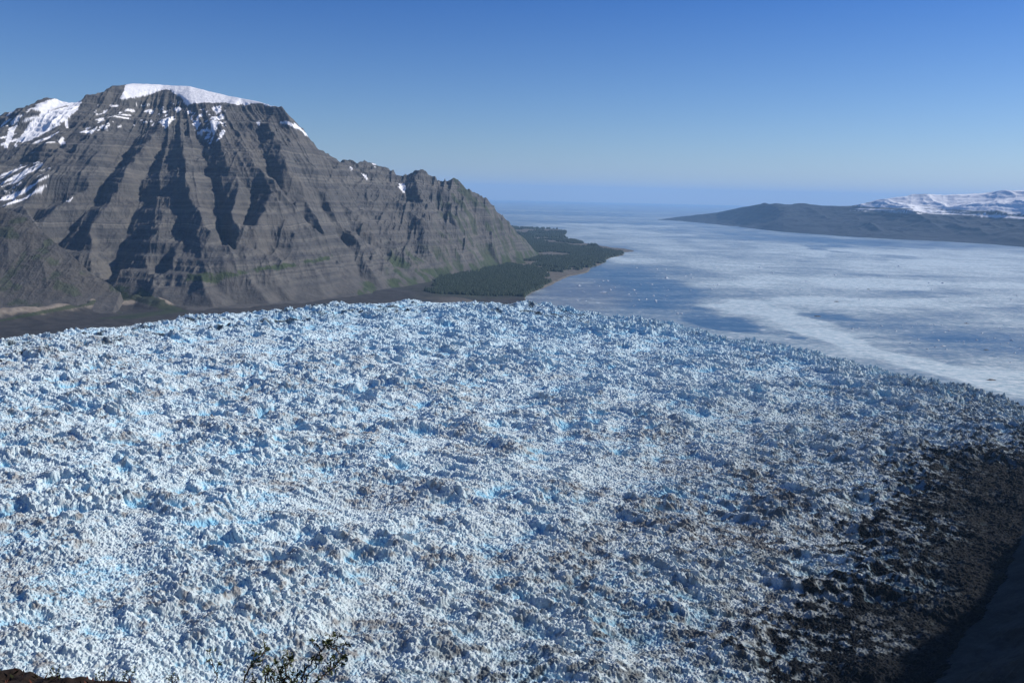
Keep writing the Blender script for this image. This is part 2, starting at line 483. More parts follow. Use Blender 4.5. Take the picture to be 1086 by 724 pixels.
VALLEYS = [
 ([(172,240),(168,262),(170,290)], 55), ([(196,235),(196,258),(200,285)], 50), ([(224,268),(226,292)], 45), ([(284,215),(286,235),(288,262)], 30), ([(312,215),(320,240),(330,262)], 40),
 ([(394,222),(402,242),(410,265)], 45), ([(425,232),(434,252),(446,272)], 45), ([(315,282),(318,305)], 35), ([(372,262),(378,280),(382,300)], 60),
 ([(398,174),(400,184)], 35), ([(486,192),(485,208)], 35), ([(530,226),(531,245),(534,266)], 45), ([(514,232),(515,250),(517,268)], 60),
 ([(205,116),(211,140),(218,168),(223,185),(231,215),(233,235),(240,258),(246,285),(240,318)], 105),
 ([(246,132),(250,160),(258,184),(266,198),(269,208),(265,222),(259,238),(254,258),(249,284)], 95),
 ([(268,130),(276,155),(285,180),(298,202),(311,220),(323,236),(340,254)], 80),
 ([(303,145),(314,172),(328,194),(338,212),(348,230),(362,252)], 75),
 ([(335,156),(345,180),(352,194),(358,208),(366,228),(374,246)], 70),
 ([(183,130),(176,142),(168,158),(160,175),(153,190),(150,205),(147,220),(138,232),(132,250),(124,272),(116,294)], 135),
 ([(160,124),(148,140),(137,155),(127,170),(119,182),(113,197),(104,210),(93,225),(78,242),(60,262)], 110),
 ([(110,125),(100,140),(90,155),(83,170),(76,185),(65,200),(53,213),(34,232)], 95),
 ([(80,128),(68,148),(56,165),(44,182),(28,195),(5,208)], 75),
 ([(38,128),(26,155),(14,178),(-10,195)], 65),
 ([(190,214),(191,238),(183,262),(173,285),(168,315)], 70),
 ([(384,176),(400,192),(420,207),(438,220),(455,233)], 90),
 ([(424,186),(428,200),(434,214)], 120),
 ([(462,190),(465,205),(469,226),(480,244)], 60),
 ([(498,203),(502,222),(507,240),(510,262)], 85),
]

def warp(X, Y, s=120., a=22., seed=200):
    return X + a * (fbm(X / s, Y / s, seed, 4) - .5) * 2, Y + a * (fbm(X / s, Y / s, seed + 9, 4) - .5) * 2

SNOW = [  # patches of snow, as outlines on the mountain face
 [(128,105),(131,97),(135,86),(180,84),(215,86),(262,95),(298,105),(298,113),(285,112),(272,110),(258,112),(240,110),(220,109),(205,109),(198,112),(192,104),(186,99),(176,95),(168,98),(150,101),(136,105)],
 [(0,137),(8,122),(14,116),(19,119),(15,128),(6,135)],
 [(13,125),(22,118),(19,130),(16,140),(8,157),(3,155),(6,149)],
 [(25,118),(40,110),(57,104),(72,106),(88,108),(80,119),(70,128),(50,140),(35,148),(20,152),(17,156),(15,155),(22,147),(30,132),(42,125),(42,118),(33,116)],
 [(102,128),(110,127),(112,128),(104,129)], [(83,141),(92,137),(105,134),(98,143),(94,141)],
 [(70,127),(73,126),(72,136),(69,135)], [(62,149),(69,146),(69,152),(64,153)], [(110,135),(120,129),(116,133),(111,137)],
 [(169,129),(177,125),(187,124),(182,129),(176,136),(172,133)], [(160,135),(165,130),(163,134)],
 [(183,116),(187,113),(193,115),(190,119),(185,118)],
 [(203,129),(210,127),(212,130),(210,138),(206,134)], [(222,129),(228,125),(230,133),(228,144),(224,138)], [(225,115),(233,112),(235,117),(229,122)],
 [(272,129),(275,128),(275,134),(273,134)],
 [(296,129),(304,127),(312,131),(336,149),(333,149),(318,139),(305,132)], [(348,158),(357,165),(360,169),(354,165)],
 [(370,177),(374,179),(373,181)], [(382,183),(388,186),(392,190),(388,190)],
 [(422,194),(429,195),(431,198),(427,204),(424,200)], [(396,173),(400,174),(398,177)],
 [(0,203),(12,196),(22,193),(30,196),(20,202),(8,206)], [(22,190),(34,182),(38,183),(30,190)], [(40,187),(48,183),(51,187),(45,190)],
 [(20,214),(27,212),(24,218)], [(70,212),(78,208),(76,211),(72,214)], [(52,250),(61,245),(60,249),(55,252)], [(8,215),(17,210),(15,213)],
]

def build_mountain():
    pts = []
    rp = []
    lines = []
    def jig(l, a=12):
        return [(p[0] + a * random.uniform(-1, 1), p[1] + a * random.uniform(-1, 1), p[2] + 8 * random.uniform(-1, 1)) for p in densify(l, 55)]
    for poly, off in RIDGES:
        l = []
        for i, (a, b) in enumerate(poly):
            e = min(1, (i + .2) / 2.0) * (.8 if poly[0][0] < 180 and poly[-1][0] < 110 else 1.1)
            l.append(flank(a, b, -off * .78 * e))
        l = jig(l); lines.append(l); rp += l
    R = np.array(rp)[:, :2]
    for poly, off in VALLEYS:
        l = []
        for i, (a, b) in enumerate(poly):
            e = min(1, (i + .2) / 2.0) * (.8 if poly[0][0] < 190 and poly[-1][0] < 130 else 1.1)
            l.append(flank(a, b, off * .78 * e))
        run = []
        for p in jig(l):
            if np.min(np.hypot(R[:, 0] - p[0], R[:, 1] - p[1])) > 38: run.append(p)
            else:
                if len(run) > 1: lines.append(run)
                run = []
        if len(run) > 1: lines.append(run)
    cl = densify([flank(a, b, 80) for a, b in [(128, 121), (150, 124), (175, 127), (200, 127), (232, 127), (262, 125), (285, 127), (300, 130)]], 60)
    pts += [p for p in cl if np.min(np.hypot(R[:, 0] - p[0], R[:, 1] - p[1])) > 45]
    cr = []; bk = []; bk2 = []
    for a, b, D in CREST:
        dx, dz = ray(a, b); z = float(H + D * dz)
        cr.append((float(dx * D), D, z))
        dome = 1.0 if 126 < a < 290 else 0
        D2 = D + 500; bk.append((float(dx * D2), D2, z - (60 if dome else 260)))
        D3 = D + 1700; bk2.append((float(dx * D3) , D3, max(-60, z - 900)))
    lines.append(densify(cr, 40))
    pts += densify(bk, 150) + densify(bk2, 300)
    bs = []; toe = []
    for a in np.arange(-170, 577, 12.0):
        D, zb = base_D(a); dx, _ = ray(a, 300.)
        D = D + 45 * math.sin(a * .11) + 30 * math.sin(a * .23 + 1)
        bs.append((float(dx * D), float(D), float(zb) + 4)); toe.append((float(dx * (D - 260)), float(D - 260), float(zb) - 60))
    pts += bs + toe
    # the nose at the right end
    for a, b, D, z in [(576, 268, 7500, -20), (584, 268, 7700, -60), (580, 268, 8600, -60), (590, 268, 7300, -60), (575, 268, 6500, -60)]:
        dx, dz = ray(a, b); pts.append((float(dx * D), D, z))
    V, F = tin(pts, lines)
    X, Y = polar(-.80, .10, 1000, 3050, 8800, 900)
    wx, wy = warp(X, Y)
    # sample at warped positions so that the ridges wander a little
    Z = sample_tin(V, F, X, Y, -60)
    n1 = int(1)
    # relief
    high = ss(30, 200, Z)
    sm = Z.copy()
    for _ in range(4):
        sm[1:-1, 1:-1] = (sm[:-2, 1:-1] + sm[2:, 1:-1] + sm[1:-1, :-2] + sm[1:-1, 2:] + 2 * sm[1:-1, 1:-1]) / 6
    Z = sm
    px0, py0 = project(X, Y, Z)
    domez = ss(4, -1, py0 - np.interp(px0, [60, 126, 140, 176, 190, 200, 296, 310], [80, 104, 101, 92, 99, 107, 109, 100])) * ss(120, 132, px0) * ss(300, 290, px0)
    domez = np.maximum(domez, (Y > 5300) * ss(1080, 1130, Z) * ss(120, 132, px0) * ss(300, 290, px0))
    high = high * (1 - .93 * domez)
    Z = Z + high * 20 * (fbm(X / 150, Y / 190, 210, 5, .55) - .5)
    Z = Z + high * (14 + 26 * ss(340, 420, px0)) * (ridged(X / 60 + .3 * fbm(X / 200, Y / 200, 219, 2), Y / 240, 220, 4) - .5)
    ax, ay = X + 2350., 6150. - Y
    th = np.arctan2(ax, np.maximum(ay, 50)); rr_ = np.hypot(ax, ay)
    fan = ss(420, 340, px0) * ss(200, 700, rr_)
    Z = Z + high * fan * (38 * (ridged(th * 9 + .12 * fbm(X / 120, Y / 120, 221, 3), rr_ / 1300, 222, 2) - .5) + 24 * (ridged(th * 24 + .25 * fbm(X / 90, Y / 90, 223, 3), rr_ / 700, 224, 3) - .5))
    Z = Z + high * 7 * (fbm(X / 22, Y / 22, 226, 3) - .5)
    # the crest must keep its outline: remove most relief there
    # ledges of the layers
    dip = X * .02 + 30 * fbm(X / 900, Y / 900, 230, 3)
    for P, amt, sd in ((170., .35, 240), (61., .42, 250), (27., .5, 260)):
        q = (Z + dip) / P + sd * .37
        fl = np.floor(q); fr = q - fl
        st = fl + ss(.45 - .25 * vn(fl, fl * 0, sd), 1.0, fr)
        w = amt * ss(.36, .66, fbm(X / 200, Y / 200, sd, 4)) * high
        Z = Z + w * P * (st - q) * .8
    pxx, pyy = project(X, Y, Z)
    jx = pxx + 2.2 * (fbm(X / 40, Y / 40, 300, 3) - .5) * 2; jy = pyy + 2.0 * (fbm(X / 40, Y / 40, 305, 3) - .5) * 2
    snow = np.zeros(X.shape)
    for p in SNOW: snow[in_poly(jx, jy, p)] = 1
    pc = (X - Z * 1.1) * .7; al = (X + Z) * .7
    streak = ss(.44, .50, fbm(pc / 40, al / 190, 308, 4))
    left = (pxx < 118) & (pyy > 112)
    snow = np.where(left, snow * streak, snow)
    snow = np.where((pxx < 60) & (pyy > 175), snow * ss(.56, .61, fbm(pc / 22, al / 110, 312, 4)), snow)
    gl = in_poly(jx, jy, [(0, 178), (40, 172), (60, 182), (45, 205), (20, 222), (0, 225)]) | in_poly(jx, jy, [(0, 120), (70, 110), (60, 150), (30, 165), (0, 165)])
    snow = np.maximum(snow, gl * ss(.66, .69, fbm(pc / 22, al / 110, 309, 4)))
    gl = in_poly(jx, jy, [(198, 118), (238, 112), (240, 150), (225, 158), (205, 135)]) | in_poly(jx, jy, [(100, 112), (190, 108), (190, 124), (100, 140)])
    snow = np.maximum(snow, gl * ss(.62, .64, fbm(X / 24, Z / 20, 311, 4)) * (py0 > 104))
    # far side of the summit dome is snow as well
    dome = (Z > 1120) & (pxx > 128) & (pxx < 296) & (Y > 5290)
    snow[dome & (pyy < 109)] = 1
    veg = np.zeros(X.shape)
    for p in ([(228,300),(240,295),(252,293),(262,290),(240,289),(216,289),(198,290),(190,296)], [(252,287),(300,280),(352,271),(352,275),(300,285),(254,291)],
              [(110,300),(150,305),(180,325),(240,345),(100,345)], [(440,286),(500,280),(530,270),(580,262),(600,330),(430,330)], [(380,300),(440,292),(440,330),(380,330)]):
        veg[in_poly(jx, jy, p)] = 1
    vb = ss(.54, .68, fbm(X / 70, Y / 90, 320, 4)) * ss(.15, .3, X / Y * 0 + ss(380, 480, pxx)) * ss(250, 280, pyy)
    tops = ss(455, 475, pxx) * ss(.56, .62, fbm(X / 60, Y / 60, 322, 3)) * .7
    veg = np.clip(np.maximum(veg * ss(.38, .5, fbm(X / 60, Y / 60, 330, 4)), np.maximum(vb, tops)), 0, 1)
    scree = ss(60, 0, Z - ground_z(X / Y) - 40 * fbm(X / 200, Y / 200, 340, 3)) * .8
    for p in ([(225,345),(236,290),(243,270),(252,290),(275,322),(280,345)], [(365,282),(380,285),(410,310),(380,330),(355,325)]):
        scree[in_poly(jx, jy, p)] = .8
    o = grid_mesh('mountain', X, Y, Z, M_rock, {'snow': snow, 'veg': veg, 'scree': scree})
    structure(o)

def build_foothill():
    """nearer spur at the left edge"""
    crest = [(-190, 190, 3500), (-80, 203, 3500), (0, 219, 3500), (20, 226, 3480), (40, 240, 3440), (60, 258, 3400), (80, 274, 3360), (100, 293, 3320), (118, 303, 3290), (128, 309, 3270)]
    cr, bs, to, bk = [], [], [], []
    for a, b, D in crest:
        dx, dz = ray(a, b); z = float(H + dz * D); cr.append((float(dx * D), D, z))
        g = ground_z(float(dx))
        D2 = D + 500; bk.append((float(dx * D2), D2, z - 330 if z - 330 > -60 else -60))
        Db = 2950 + .9 * (a + 60); Db = min(Db, D - 30)
        bs.append((float(dx * Db), Db, g + 6)); to.append((float(dx * (Db - 120)), Db - 120, g - 50))
    mid = []
    for (a, b, o_) in [(-60, 240, -15), (-30, 262, 10), (8, 250, -18), (28, 262, 12), (30, 246, -12), (45, 275, -12), (60, 285, 10), (75, 292, -8), (10, 290, 6), (50, 300, 0)]:
        dx, dz = ray(a, b); g = ground_z(float(dx))
        Dc = np.interp(a, [c[0] for c in crest], [c[2] for c in crest]); cy = np.interp(a, [c[0] for c in crest], [c[1] for c in crest])
        zc = H + ray(a, cy)[1] * Dc; Db = min(2950 + .9 * (a + 60), Dc - 30); m = (zc - g) / (Dc - Db)
        D = (g - m * Db - H) / (dz - m) + o_
        mid.append((float(dx * D), float(D), float(H + dz * D)))
    dx, dz = ray(140, 312)
    extra = [(float(dx * 3260), 3260, -40), (float(dx * 3700), 3700, -60), (float(dx * 3000), 3000, -60)]
    V, F = tin(densify(cr, 40) + bs + to + bk + mid + extra)
    X, Y = polar(-.80, -.42, 520, 2700, 4050, 330)
    Z = sample_tin(V, F, X, Y, -60)
    high = ss(40, 130, Z - ground_z(X / Y) + 30)
    Z = Z + high * (14 * (fbm(X / 90, Y / 110, 410, 5, .55) - .5) + 5 * (ridged(X / 26, Y / 90, 420, 3) - .5) + 4 * (fbm(X / 13, Y / 13, 426, 3) - .5))
    dip = 30 * fbm(X / 500, Y / 500, 430, 3)
    for P, amt, sd in ((45., .2, 440), (18., .25, 450)):
        q = (Z + dip) / P; fl = np.floor(q); fr = q - fl
        Z = Z + amt * ss(.35, .6, fbm(X / 160, Y / 160, sd, 3)) * high * P * (fl + ss(.35, 1, fr) - q) * .8
    scree = ss(.35, .6, fbm(X / 120, Y / 200, 460, 4)) * .8
    scree = np.maximum(scree, ss(90, 20, Z - ground_z(X / Y)))
    veg = ss(.6, .72, fbm(X / 50, Y / 60, 466, 4)) * .6
    structure(grid_mesh('hill', X, Y, Z, M_spur, {'snow': X * 0, 'veg': veg, 'scree': scree}))

SHORE = [(700, 400), (560, 400), (470, 400), (-300, 420), (-300, 250), (300, 236), (500, 238), (530, 240), (556, 241.5), (575, 243), (592, 243.5), (601, 246), (598, 250), (606, 254), (620, 258), (640, 260.5),
         (655, 263), (672, 265.5), (660, 268), (661, 271), (640, 276), (641, 279), (626, 284), (622, 289), (604, 293), (588, 300), (570, 307), (556, 314), (560, 330)]
def shore_mask(jx, jy): return in_poly(jx, jy, SHORE)

def build_lowland():
    t = np.linspace(-.80, .16, 900)
    ys = 1 / np.linspace(1 / 2350, 1 / 30000., 520)
    Y = np.repeat(ys[:, None], len(t), 1); X = Y * t[None, :]
    g = ground_z(X / Y)
    pxx, pyy = project(X, Y, g * 0)
    jx = pxx + 5 * (fbm(X / 300, Y / 600, 500, 4) - .5) * 2; jy = pyy + 1.2 * (fbm(X / 200, Y / 500, 505, 4) - .5) * 2
    land = shore_mask(jx, jy).astype(float)
    sm = land.copy()
    for _ in range(5):
        sm[1:-1, 1:-1] = (sm[:-2, 1:-1] + sm[2:, 1:-1] + sm[1:-1, :-2] + sm[1:-1, 2:] + 2 * sm[1:-1, 1:-1]) / 6
    Z = np.where(land > 0, g + 5 * (fbm(X / 120, Y / 160, 510, 4) - .3), -6)
    Z = Z * 1.0
    Z = (g + 6 * (fbm(X / 120, Y / 160, 510, 4) - .3)) * ss(.35, .9, sm) - 5 * (1 - ss(.3, .6, sm))
    # moraine bank of pale rubble beside the ice at the left
    bx, by = on_plane([-60, 0, 45, 100, 145, 172], [344, 339, 334, 327, 322, 325], 62)
    d, s = line_dist(X, Y, list(zip(bx, by)))
    bank = np.exp(-(d / 55) ** 2)
    Z += bank * 34 * (.6 + .8 * fbm(X / 60, Y / 60, 515, 3))
    pxx, pyy = project(X, Y, Z)
    sand = ss(.35, .75, bank + .5 * (fbm(X / 30, Y / 20, 516, 4) - .5)) * .9
    inner = ss(.55, .99, sm)
    sand = np.maximum(sand, (1 - inner) * .5 * (Y > 4000))
    streak = ss(.55, .62, fbm(X / 350, Y / 500, 520, 4)) * ss(430, 520, pxx)
    sand = np.maximum(sand, .5 * streak)
    spit = in_poly(pxx, pyy, [(632, 260), (655, 262.5), (674, 265.5), (662, 268), (648, 266), (636, 263)]) | in_poly(pxx, pyy, [(560, 316), (575, 303), (600, 290), (630, 282), (642, 278), (640, 283), (606, 297), (575, 312)])
    sand = np.where(spit, np.maximum(sand, .5), sand)
    veg = ss(-.02, .10, X / Y + .1 * (fbm(X / 300, Y / 300, 530, 3) - .5) + .12) * (1 - np.clip(sand * 1.6, 0, 1)) * ss(318, 306, pyy - 6 * fbm(X / 100, Y / 100, 531, 3))
    gp = in_poly(pxx, pyy, [(118, 300), (150, 304), (178, 322), (200, 330), (140, 338), (100, 338), (175, 329), (140, 318)]) 
    strip_ = in_poly(pxx, pyy, [(-20, 350), (-20, 344), (30, 332), (100, 318), (130, 306), (175, 318), (175, 324), (140, 318), (100, 323), (50, 332), (0, 341)])
    veg = np.maximum(veg, np.where(gp | strip_, .9, 0))
    structure(grid_mesh('lowland', X, Y, Z, M_ground, {'sand': sand, 'veg': veg}))
    # spruce wood on the flat
    N_ = 60000
    tt = rng.uniform(-.16, .13, N_ * 3); yy = 1 / rng.uniform(1 / 15500, 1 / 4300, N_ * 3)
    keep = rng.random(N_ * 3) < np.clip((yy / 9000) ** 1.0, .15, 1)
    tt, yy = tt[keep], yy[keep]
    ci = np.clip(((tt + .80) / .96 * 899).astype(int), 0, 899)
    ri = np.clip(((1 / 2350 - 1 / yy) / (1 / 2350 - 1 / 30000.) * 519).astype(int), 0, 519)
    ok = (veg[ri, ci] > .45) & (Z[ri, ci] > 1.2)
    tt, yy, ri, ci = tt[ok][:36000], yy[ok][:36000], ri[ok][:36000], ci[ok][:36000]
    x = tt * yy; z = Z[ri, ci] - 2
    n = len(x); hh = rng.uniform(9, 20, n) * (1 + yy / 18000); rr = hh * rng.uniform(.4, .7, n)
    ang = np.linspace(0, 2 * PI, 6)[:5]
    vs = np.zeros((n, 6, 3)); a0 = rng.uniform(0, 6, n)
    for k in range(5):
        vs[:, k, 0] = x + rr * np.cos(ang[k] + a0); vs[:, k, 1] = yy + rr * np.sin(ang[k] + a0); vs[:, k, 2] = z
    vs[:, 5, 0] = x; vs[:, 5, 1] = yy; vs[:, 5, 2] = z + hh
    fs = []
    base = np.arange(n)[:, None] * 6
    F = np.concatenate([base + np.array([[k, (k + 1) % 5, 5]]) for k in range(5)], 0)
    me = bpy.data.meshes.new('forest'); me.vertices.add(n * 6); me.vertices.foreach_set('co', vs.ravel().astype(np.float32))
    me.loops.add(F.size); me.loops.foreach_set('vertex_index', F.ravel().astype(np.int32)); me.polygons.add(len(F))
    me.polygons.foreach_set('loop_start', (np.arange(len(F)) * 3).astype(np.int32)); me.polygons.foreach_set('loop_total', np.full(len(F), 3, np.int32))
    me.update(calc_edges=True); me.materials.append(M_tree)
    o = bpy.data.objects.new('forest', me); COL.objects.link(o)
    tag(o, 'dark green spruce wood covering the flat cape below the mountain', 'forest', kind='stuff')

def build_far_hills():
    crest = [(703, 232.5), (720, 230), (760, 225), (785, 219), (800, 216.5), (830, 216), (850, 215), (875, 217), (900, 217), (925, 212), (950, 208), (962, 204.5), (1000, 204), (1040, 202), (1060, 199), (1086, 198), (1150, 196), (1300, 180), (1500, 170)]
    shore = [(698, 233.2), (720, 234.5), (760, 238), (830, 246), (900, 251), (950, 254), (1000, 256), (1050, 259), (1086, 262), (1200, 272), (1300, 282), (1500, 300)]
    sp = np.array(shore, float)
    NX, NV = 900, 150
    pxs = np.linspace(698, 1500, NX)
    sy = np.interp(pxs, sp[:, 0], sp[:, 1]); cpx = np.array(crest, float); cy = np.interp(pxs, cpx[:, 0], cpx[:, 1])
    dxs, dzs = ray(pxs, sy); Ds = (0 - H) / dzs
    Dc = Ds + np.interp(pxs, [698, 760, 850, 1500], [400, 1800, 2800, 3500])
    dxc, dzc = ray(pxs, cy); zc = H + Dc * dzc
    v = np.linspace(0, 1.6, NV)[:, None]
    Y = Ds + (Dc - Ds) * v; X = Y * dxs[None, :]
    prof = np.where(v < 1, (.55 * v + .45 * v ** 2), 1 - .35 * (v - 1))
    Z = zc * prof
    w = np.clip(v * (1.15 - v) * 4, 0, 1) * np.clip(zc / 600, 0, 1)
    r = ridged(X / 1500, Y / 2200, 600, 4)
    Z = Z + w * (240 * (r - .55) + 90 * (fbm(X / 420, Y / 420, 610, 5) - .5))
    st = (Z / 70); Z = Z + w * .22 * 70 * (np.floor(st) + ss(.4, 1, st - np.floor(st)) - st)
    Z[0] = -8
    Z = Z + 14 * np.clip(v * 3, 0, 1) * (fbm(X / 130, Y / 130, 615, 3) - .5)
    pxx, pyy = project(X, Y, Z)
    lvl = np.interp(pxx, [690, 880, 915, 960, 1020, 1060, 1100, 1500], [200, 210, 219, 223, 225, 229, 232, 250])
    nz = fbm(X / 500, Z / 22, 620, 4) - .5
    nz2 = fbm(X / 160, Z / 30, 630, 3) - .5
    snow = ss(-1.5, 1.5, lvl - pyy + 26 * nz + 10 * nz2)
    snow = np.maximum(snow, ss(1040, 1075, pxx) * ss(222, 214, pyy) * .9)
    snow *= ss(880, 915, pxx)
    bare = in_poly(pxx, pyy, [(958, 206), (962, 203), (1000, 204), (1000, 206)])
    snow[bare] = 0
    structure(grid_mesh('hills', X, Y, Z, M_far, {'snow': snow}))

# brash ice drifts on the water: centre px, py, half width, half height, tilt (dy per dx), amount
DRIFT = [(640, 239.5, 110, 2.0, .0, .5), (655, 250, 75, 7, .04, .45), (700, 262, 60, 5, .05, .35), (690, 277, 45, 5, .05, .35),
         (760, 275, 110, 10, .05, .28), (820, 262, 130, 5, .05, .25), (960, 272, 160, 8, .03, .42), (1020, 285, 130, 8, .02, .40), (860, 300, 120, 7, .02, .45), (1000, 302, 130, 5, .03, .45),
         (760, 298, 60, 7, .1, .25), (800, 330, 60, 9, .05, .62), (780, 326, 30, 8, -.1, .4), (850, 342, 45, 6, .25, .6), (900, 320, 90, 5, .0, .5), (960, 326, 90, 4, -.02, .35), (900, 364, 55, 7, .22, .65), (960, 379, 60, 7, .22, .7),
         (1020, 395, 70, 9, .15, .7), (1080, 404, 70, 14, .1, .75), (960, 384, 70, 8, .22, .4), (860, 353, 50, 7, .25, .4), (770, 331, 45, 8, .05, .35), (1040, 318, 90, 5, -.02, .35), (760, 348, 50, 2.0, .18, .25), (640, 300, 8, 1.5, 0, .3), (620, 316, 60, 2, .06, .25),
         (650, 275, 25, 4, .0, .3), (1086, 340, 60, 12, 0, .12),
         (660, 305, 90, 22, .1, -.30), (620, 320, 60, 12, .1, -.2), (775, 345, 42, 4.5, .05, -.85), (745, 340, 30, 5, .3, -.5), (836, 360.5, 12, 2.5, .1, -.9), (875, 338, 40, 3.5, .05, -.45), (950, 350, 75, 10, .12, -.28), (1040, 368, 80, 12, .1, -.3),
         (915, 270, 40, 4, .22, -.42), (890, 262, 18, 5, .1, -.3), (740, 288, 60, 7, .2, -.2), (600, 226, 90, 3, .02, -.1), (930, 258, 130, 2.5, .04, -.25), (820, 250, 80, 2, .06, -.2)]

def build_water():
    t = np.linspace(-1.0, 1.0, 1100)
    ys = np.concatenate([1 / np.linspace(1 / 1400., 1 / 30000., 620), np.geomspace(31000, 85000, 40)])
    Y = np.repeat(ys[:, None], len(t), 1); X = Y * t[None, :]
    px, py = project(X, Y, X * 0)
    L = Y * .006 + 40
    jx = px + 45 * (fbm(X / 500, Y / 700, 700, 4) - .5) * 2
    jy = py + (2.5 + 6 * ss(240, 400, py)) * (fbm(X / 350, Y / 500, 710, 5) - .5) * 2.4
    b = np.full(X.shape, .43)
    b += .12 * ss(255, 290, py) * ss(700, 760, px)
    for cx, cy, rx, ry, tl, a in DRIFT:
        q = ((jx - cx) / rx) ** 2 + ((jy - cy - tl * (jx - cx)) / ry) ** 2
        b += .72 * a * ss(1.7, .25, q)
    b += .25 * (fbm(X / 900, Y / 2200, 720, 5) - .5) * ss(235, 260, py)
    st = fbm(X / 6000, Y / 1500, 725, 3) - .5
    b += .5 * st * ss(300, 230, py)
    b += .55 * (fbm(X / 260, Y / 420, 730, 5, .6) - .5) * ss(.05, .4, b)
    b -= .10 * ss(1.3, .3, ((px - 640) / 110) ** 2 + ((py - 310) / 30) ** 2)
    b = np.clip(b, 0, 1)
    silt = ss(1.2, .2, ((px - 590) / 90) ** 2 + ((py - 315) / 25) ** 2)
    structure(grid_mesh('water', X, Y, X * 0, M_water, {'brash': b, 'silt': silt}))

def make_berg(seed, mat, name='iceberg'):
    r = np.random.default_rng(seed)
    vs = []; fs = []
    n, m = 11, 6
    for j in range(m):
        v = j / (m - 1)
        for i in range(n):
            a = 2 * PI * i / n
            rad = (1 - .75 * v ** 1.5) * (.75 + .5 * r.random())
            vs.append((rad * math.cos(a), .6 * rad * math.sin(a), -.12 + .7 * v * (.7 + .6 * r.random())))
    for j in range(m - 1):
        for i in range(n):
            a = j * n + i; b = j * n + (i + 1) % n
            fs.append((a, b, b + n, a + n))
    fs.append(tuple(range((m - 1) * n, m * n)))
    return raw_mesh(name, vs, fs, mat)

def build_bergs():
    protos = [make_berg(s, M_berg) for s in range(5)]
    used = [False] * 5
    spots = []
    r = np.random.default_rng(5)
    zones = [([(590, 300), (625, 288), (700, 280), (760, 300), (800, 318), (740, 327), (720, 336), (640, 328), (590, 318)], 62, 'bay'),
             ([(850, 340), (960, 343), (1086, 345), (1086, 392), (1030, 386), (940, 362)], 50, 'lead'),
             ([(720, 285), (900, 275), (1086, 290), (1086, 330), (850, 318)], 30, 'open')]
    for poly, cnt, zn in zones:
        k = 0
        xs = [p[0] for p in poly]; ys = [p[1] for p in poly]
        while k < cnt:
            a, b = r.uniform(min(xs), max(xs)), r.uniform(min(ys), max(ys))
            if in_poly(np.array([a]), np.array([b]), poly)[0]:
                spots.append((a, b, r.uniform(.6, 1.7) * (1.5 if r.random() < .15 else 1), zn)); k += 1
    LAB = {'bay': ('small white iceberg drifting on the dark water between cape and calving front', 'icebergs on the dark bay'),
           'lead': ('small white iceberg adrift in the blue lead beyond the pale brash band', 'icebergs in the blue lead'),
           'open': ('white ice chunk frozen into the pale brash ice of the middle bay', 'icebergs in the brash ice')}
    for i, (a, b, s, zn) in enumerate(spots):
        k = i % 5
        o = protos[k] if not used[k] else protos[k].copy()
        if used[k]: COL.objects.link(o)
        used[k] = True
        x, y = on_plane(a, b, 0)
        w = s * float(y) / FOC
        o.location = (float(x), float(y), 0); o.scale = (w, w * 1.3, w * .85); o.rotation_euler = (0, 0, r.uniform(0, 6))
        tag(o, LAB[zn][0], 'iceberg', LAB[zn][1])
    big = [((867, 335.5), 4.2, M_bergd, 'dark topped iceberg with a white rim just inside the pale brash'), ((1051, 403), 5.5, M_bergd, 'brown dirt-covered iceberg in the pale brash nearest the ice front'),
           ((887, 320), 3.0, M_bergd, 'lone dark iceberg in the middle of the pale drift ice'), ((921, 307), 2.4, M_bergd, 'small dark iceberg farther out than the other dark ones'),
           ((1025, 343), 3.0, M_bergd, 'dark iceberg at the near edge of the far pale brash'), ((1046, 371), 3.2, M_bergd, 'flat dark iceberg in the blue lead near the brash band'),
           ((1000, 367), 4.0, M_berg, 'largest white iceberg in the blue lead'), ((640, 310), 4.6, M_berg, 'largest long white iceberg on the dark bay')]
    for i, ((a, b), s, m, lab) in enumerate(big):
        o = make_berg(40 + i, m); x, y = on_plane(a, b, 0); w = s * float(y) / FOC
        o.location = (float(x), float(y), 0); o.scale = (w, w * .8, w * .35); tag(o, lab, 'iceberg')

